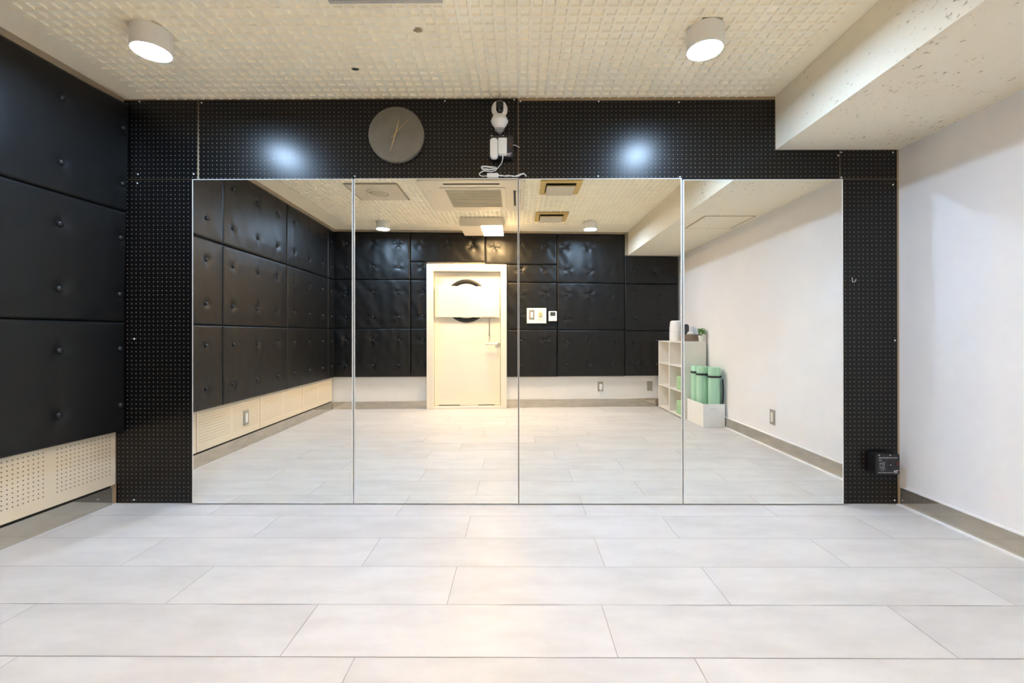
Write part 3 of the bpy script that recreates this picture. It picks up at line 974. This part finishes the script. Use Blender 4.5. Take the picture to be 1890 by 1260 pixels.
tube([A(-.107, 1.880, -.013), A(-.080, 1.878, -.013), A(-.050, 1.882, -.014), A(-.020, 1.875, -.013), A(.012, 1.886, -.013), A(.038, 1.892, -.013), A(.050, 1.879, -.012)], .0026, 8, bm)
mesh_obj('cable', bm, M_white, ad, smooth=True)
bm = bmesh.new()
rounded_plate(bm, -.172 - ax, -.106 - ax, 1.8675 - az, 1.893 - az, -.004 - ay, -.024 - ay, .006, 4)
mesh_obj('inline_block', bm, M_white, ad, bevel=.003)

# peg hook on the right strip
hk = mesh_obj('peg_hook', tube([(0, -.002, .012), (0, -.0035, .0), (.0, -.005, -.012), (.004, -.010, -.015), (.009, -.016, -.010), (.010, -.017, .001)], .0021, 8), M_steel, smooth=True)
hk.location = (1.916, 0, 1.283)
tag(hk, 'tiny metal peg hook on the right pegboard strip', 'hook')

# ------------------------------------------------------------------ outlets and switches
def outlet(loc, rz, label, kind, w=.073, h=.128):
    o = empty('wall_outlet', loc, rz, label, 'outlet')
    bm = bmesh.new(); rounded_plate(bm, -w / 2, w / 2, -h / 2, h / 2, 0, -.006, .004, 3)
    mesh_obj('cover_plate', bm, M_outletplate, o, bevel=.0015)
    if kind != 'blank':
        mesh_obj('insert', boxes((-.016, .016, -.009, -.0062, -.040, .040)), M_white if kind == 'white' else M_offwhite, o, bevel=.001)
    return o
outlet((lx(1.326) + .0012, -1.326, .253), ROT_L, 'metal outlet plate on the cream perforated board', 'white')
outlet((XR - .0006, -1.305, .262), ROT_R, 'metal outlet plate low on the white right wall', 'cream')
p1 = outlet((1.116, by(1.116) + .0006, .273), ROT_B, 'metal back wall outlet with a white plug and cable', 'cream')
outlet((1.788, by(1.788) + .0006, .276), ROT_B, 'blank metal plate on the back wall beside the shelf', 'blank')
# plug and cable (the cord runs along the top of the skirting to the shelf corner)
pc = empty('extension_cable', (1.116, by(1.116), .273), ROT_B, 'white plug and cable running along the back skirting to the shelf', 'cable')
bm = bmesh.new(); rounded_plate(bm, -.018, .018, -.040, .034, -.0095, -.036, .008, 4)
mesh_obj('plug', bm, M_white, pc, bevel=.004)
bm = tube([(0, -.024, -.038), (.002, -.028, -.070), (.010, -.026, -.105), (.022, -.022, -.140), (.020, -.019, -.156), (-.006, -.019, -.159), (-.05, -.019, -.158), (-.40, -.019, -.159), (-.55, -.019, -.150), (-.72, -.019, -.142)], .0055, 8)
mesh_obj('cord', bm, M_white, pc, smooth=True)

sw = empty('light_switch', (.255, by(.255) + .0635, 1.220), ROT_B, 'white plate with two light switches on the black pad', 'light switch')
mesh_obj('wall_plate', boxes((-.129, .129, -.014, 0, -.101, .101)), M_white, sw, bevel=.004)
mesh_obj('switch_surround', boxes((.030, .102, -.0165, -.0141, -.050, .077)), M_outletplate, sw, bevel=.001)
mesh_obj('rocker', boxes((.048, .080, -.021, -.0166, -.028, .046)), M_white, sw, bevel=.002)
mesh_obj('dimmer_surround', boxes((-.085, -.015, -.0165, -.0141, -.058, .070)), M_offwhite, sw, bevel=.001)
mesh_obj('dimmer', boxes((-.062, -.036, -.024, -.0166, -.010, .042)), M_yellow, sw, bevel=.004)
th = empty('thermostat', (.468, by(.468) + .0635, 1.214), ROT_B, 'small white thermostat with a dark display on the black pad', 'thermostat')
mesh_obj('body', boxes((-.055, .055, -.022, 0, -.066, .066)), M_white, th, bevel=.006, seg=3)
mesh_obj('display', boxes((-.033, .034, -.0235, -.0221, .004, .054)), principled('dark_display', (.06, .075, .075), .25), th)

# ------------------------------------------------------------------ shelves at the back right corner
def color_box(y0, y1, label):
    xf, xb, h, t = 1.888, XR - .022, .890, .0150
    o = empty('open_shelf', ((xf + xb) / 2, (y0 + y1) / 2, 0), 0, label, 'shelf', 'white three-tier shelf units')
    cx_, cy_ = (xf + xb) / 2, (y0 + y1) / 2
    hx, hy = (xb - xf) / 2, (y1 - y0) / 2
    mesh_obj('side_panel', boxes((-hx, hx, -hy, -hy + t, .0004, h)), M_wood_white, o, bevel=.001)
    mesh_obj('side_panel', boxes((-hx, hx, hy - t, hy, .0004, h)), M_wood_white, o, bevel=.001)
    for name, z in (('bottom_board', .012), ('shelf_board', .302), ('shelf_board', .591), ('top_board', h - t)):
        mesh_obj(name, boxes((-hx, hx - .004, -hy + t + .0002, hy - t - .0002, z, z + t)), M_wood_white, o, bevel=.001)
    mesh_obj('back_board', boxes((hx - .0035, hx, -hy + t + .0002, hy - t - .0002, .012, h)), M_wood_white, o)
    return o
SY = [-3.432, -3.013, -2.592]
color_box(SY[0], SY[1] - .001, 'white open shelf unit in the far corner with empty tiers')
color_box(SY[1], SY[2], 'white open shelf unit holding green blocks, beside the mat box')
def block(x, y, z, label):
    o = mesh_obj('yoga_block', boxes((-.075, .075, -.075, .075, 0, .078)), M_green, bevel=.006, seg=3)
    o.location = (x, y, z)
    tag(o, label, 'yoga block', 'pale green yoga blocks in the shelf')
by_ = -2.755
block(1.985, by_, .3172, 'pale green foam block, lower one in the middle tier')
block(1.987, by_ + .003, .3958, 'pale green foam block, upper one in the middle tier')
block(1.984, by_, .0272, 'pale green foam block, lower one in the bottom tier')
block(1.988, by_ + .002, .1058, 'pale green foam block, upper one in the bottom tier')

# storage box with rolled mats
BX0, BX1, BY0, BY1, BH = 1.946, 2.172, -2.582, -2.142, .242
sb = empty('storage_box', ((BX0 + BX1) / 2, (BY0 + BY1) / 2, 0), 0, 'white fabric storage box on the floor holding green mats', 'storage box')
hx, hy, t = (BX1 - BX0) / 2, (BY1 - BY0) / 2, .004
bm = boxes((-hx, hx, -hy, -hy + t, .0004, BH), (-hx, hx, hy - t, hy, .0004, BH), (-hx, -hx + t, -hy + t, hy - t, .0004, BH), (hx - t, hx, -hy + t, hy - t, .0004, BH), (-hx + t, hx - t, -hy + t, hy - t, .0004, .008))
mesh_obj('body', bm, M_fabric, sb)
mesh_obj('handle', tube([(-.03, hy + .001, BH - .050), (-.028, hy + .007, BH - .052), (.028, hy + .007, BH - .052), (.03, hy + .001, BH - .050)], .004, 8), M_white_matte, sb)
def mat_roll(x, y, label, r=.0665, h=.612, zs=.525, tilt=0):
    o = empty('yoga_mat', (x, y, .0085), tilt, label, 'yoga mat', 'rolled mint green mats')
    # spiral roll
    bm = bmesh.new()
    turns, n = 5.0, 150
    th_ = .0085
    ins, out = [], []
    for k in range(n + 1):
        a = 2 * PI * turns * k / n
        rr = .016 + (r - th_ - .016) * k / n
        for lst, q in ((ins, rr), (out, rr + th_)):
            lst.append((q * math.cos(a), q * math.sin(a)))
    lo_i = [bm.verts.new((p[0], p[1], 0)) for p in ins]; hi_i = [bm.verts.new((p[0], p[1], h)) for p in ins]
    lo_o = [bm.verts.new((p[0], p[1], 0)) for p in out]; hi_o = [bm.verts.new((p[0], p[1], h)) for p in out]
    for k in range(n):
        bm.faces.new((lo_i[k], hi_i[k], hi_i[k + 1], lo_i[k + 1]))
        bm.faces.new((lo_o[k], lo_o[k + 1], hi_o[k + 1], hi_o[k]))
        bm.faces.new((hi_i[k], hi_o[k], hi_o[k + 1], hi_i[k + 1]))
        bm.faces.new((lo_i[k], lo_i[k + 1], lo_o[k + 1], lo_o[k]))
    bm.faces.new((lo_i[0], lo_o[0], hi_o[0], hi_i[0])); bm.faces.new((lo_i[n], hi_i[n], hi_o[n], lo_o[n]))
    mesh_obj('foam', bm, M_mat, o)
    mesh_obj('strap', lathe([(r + .0008, zs - .010), (r + .0024, zs - .010), (r + .0024, zs + .010), (r + .0008, zs + .010), (r + .0008, zs - .010)], 40, 'z'), M_strap, o)
    return o
mat_roll(2.098, -2.222, 'rolled mint mat nearest the mirrors, right one in the box', zs=.515)
mat_roll(2.024, -2.345, 'rolled mint mat in the middle of the box', zs=.530)
m3 = mat_roll(2.022, -2.492, 'rolled mint mat behind the others, against the shelf side', zs=.540)
# dark strap hanging beside the right mat
hs = mesh_obj('hanging_strap', tube([(2.156, -2.163, .50), (2.160, -2.158, .44), (2.162, -2.160, .38), (2.159, -2.157, .31), (2.158, -2.162, .26), (2.157, -2.163, .12), (2.156, -2.164, .018)], .007, 8), M_strap, smooth=True)
tag(hs, 'black strap hanging down at the wall side of the mats', 'strap')

# on top of the shelf
ZS = .8903
hm = empty('humidifier', (1.978, -3.00, ZS), 0, 'white rounded humidifier on top of the shelf', 'humidifier')
mesh_obj('lower_tank', lathe([(0, 0), (.080, 0), (.086, .006), (.0875, .05), (.0865, .118), (0, .118)], 40, 'z'), M_white, hm, smooth=False)
mesh_obj('upper_tank', lathe([(0, .1195), (.0862, .1195), (.084, .170), (.079, .225), (.072, .245), (.058, .252), (0, .252)], 40, 'z'), M_white, hm, smooth=False)
dk = empty('upright_device', (2.047, -2.886, ZS), 0, 'slim dark grey upright device beside the humidifier', 'device')  # unidentified dark shape, built as a slim upright box
bm = bmesh.new(); rounded_plate(bm, -.034, .034, 0, .205, .018, -.018, .030, 8)
mesh_obj('body', bm, principled('dark_grey_plastic', (.06, .06, .065), .45), dk, bevel=.006, seg=3)
mesh_obj('foot', boxes((-.036, .036, -.020, .020, .0003, .008)), M_black, dk, bevel=.003)
tb = empty('tissue_box', (2.060, -2.755, ZS), 0, 'brown patterned tissue box on top of the shelf', 'tissue box')
o = mesh_obj('carton', boxes((-.105, .105, -.085, .052, .0003, .082)), [M_tissuebox, M_tissuebox_side, M_white_matte], tb, bevel=.001)
for p in o.data.polygons:
    if p.normal.x < -.5: p.material_index = 1
    if p.normal.z > .5: p.material_index = 2
bm = bmesh.new()
n = 18
ring = [bm.verts.new((.055 * math.cos(2 * PI * k / n), .016 * math.sin(2 * PI * k / n), .0825)) for k in range(n)]
top = [bm.verts.new((.040 * math.cos(2 * PI * k / n) + .006 * math.sin(5 * k), .010 * math.sin(2 * PI * k / n) + .006 * math.cos(3 * k), .104 + .010 * math.sin(2.3 * k))) for k in range(n)]
for k in range(n): bm.faces.new((ring[k], ring[(k + 1) % n], top[(k + 1) % n], top[k]))
bm.faces.new(top); bm.faces.new(ring[::-1])
mesh_obj('tissue', bm, M_tissue, tb, smooth=True)
pp = empty('potted_plant', (2.130, -2.632, ZS), 0, 'small green plant in a white pot at the shelf end', 'plant')
mesh_obj('pot', lathe([(0, .0002), (.026, .0002), (.033, .060), (.036, .062), (.036, .068), (.030, .068), (.029, .056), (0, .056)], 28, 'z'), M_pot, pp, smooth=False)
bm = bmesh.new()
rg = random.Random(5)
for i in range(190):
    th1, ph = rg.uniform(0, 2 * PI), rg.uniform(-.35, 1.35)
    rr = rg.uniform(.022, .052)
    c = Vector((rr * math.cos(th1) * math.cos(ph), rr * math.sin(th1) * math.cos(ph), .098 + rr * math.sin(ph) * 1.15))
    if c.z < .07: c.z -= .012
    d = Vector((math.cos(th1) + rg.uniform(-.6, .6), math.sin(th1) + rg.uniform(-.6, .6), rg.uniform(-.3, .9))).normalized()
    s = d.orthogonal().normalized() * rg.uniform(.006, .009)
    s.rotate(Matrix.Rotation(rg.uniform(0, 6.28), 3, d))
    l = rg.uniform(.014, .022)
    nrm = d.cross(s).normalized() * .003
    a = bm.verts.new(c - d * l * .5); b1 = bm.verts.new(c + s + nrm); e = bm.verts.new(c + d * l * .5); b2 = bm.verts.new(c - s + nrm); mm = bm.verts.new(c)
    bm.faces.new((a, b1, mm)); bm.faces.new((b1, e, mm)); bm.faces.new((e, b2, mm)); bm.faces.new((b2, a, mm))
for i in range(7):
    a = 2 * PI * i / 7
    tube([(.004 * math.cos(a), .004 * math.sin(a), .056), (.018 * math.cos(a), .018 * math.sin(a), .085), (.030 * math.cos(a), .030 * math.sin(a), .115)], .0014, 5, bm, 3)
mesh_obj('foliage', bm, M_leaf, pp, recalc=False)
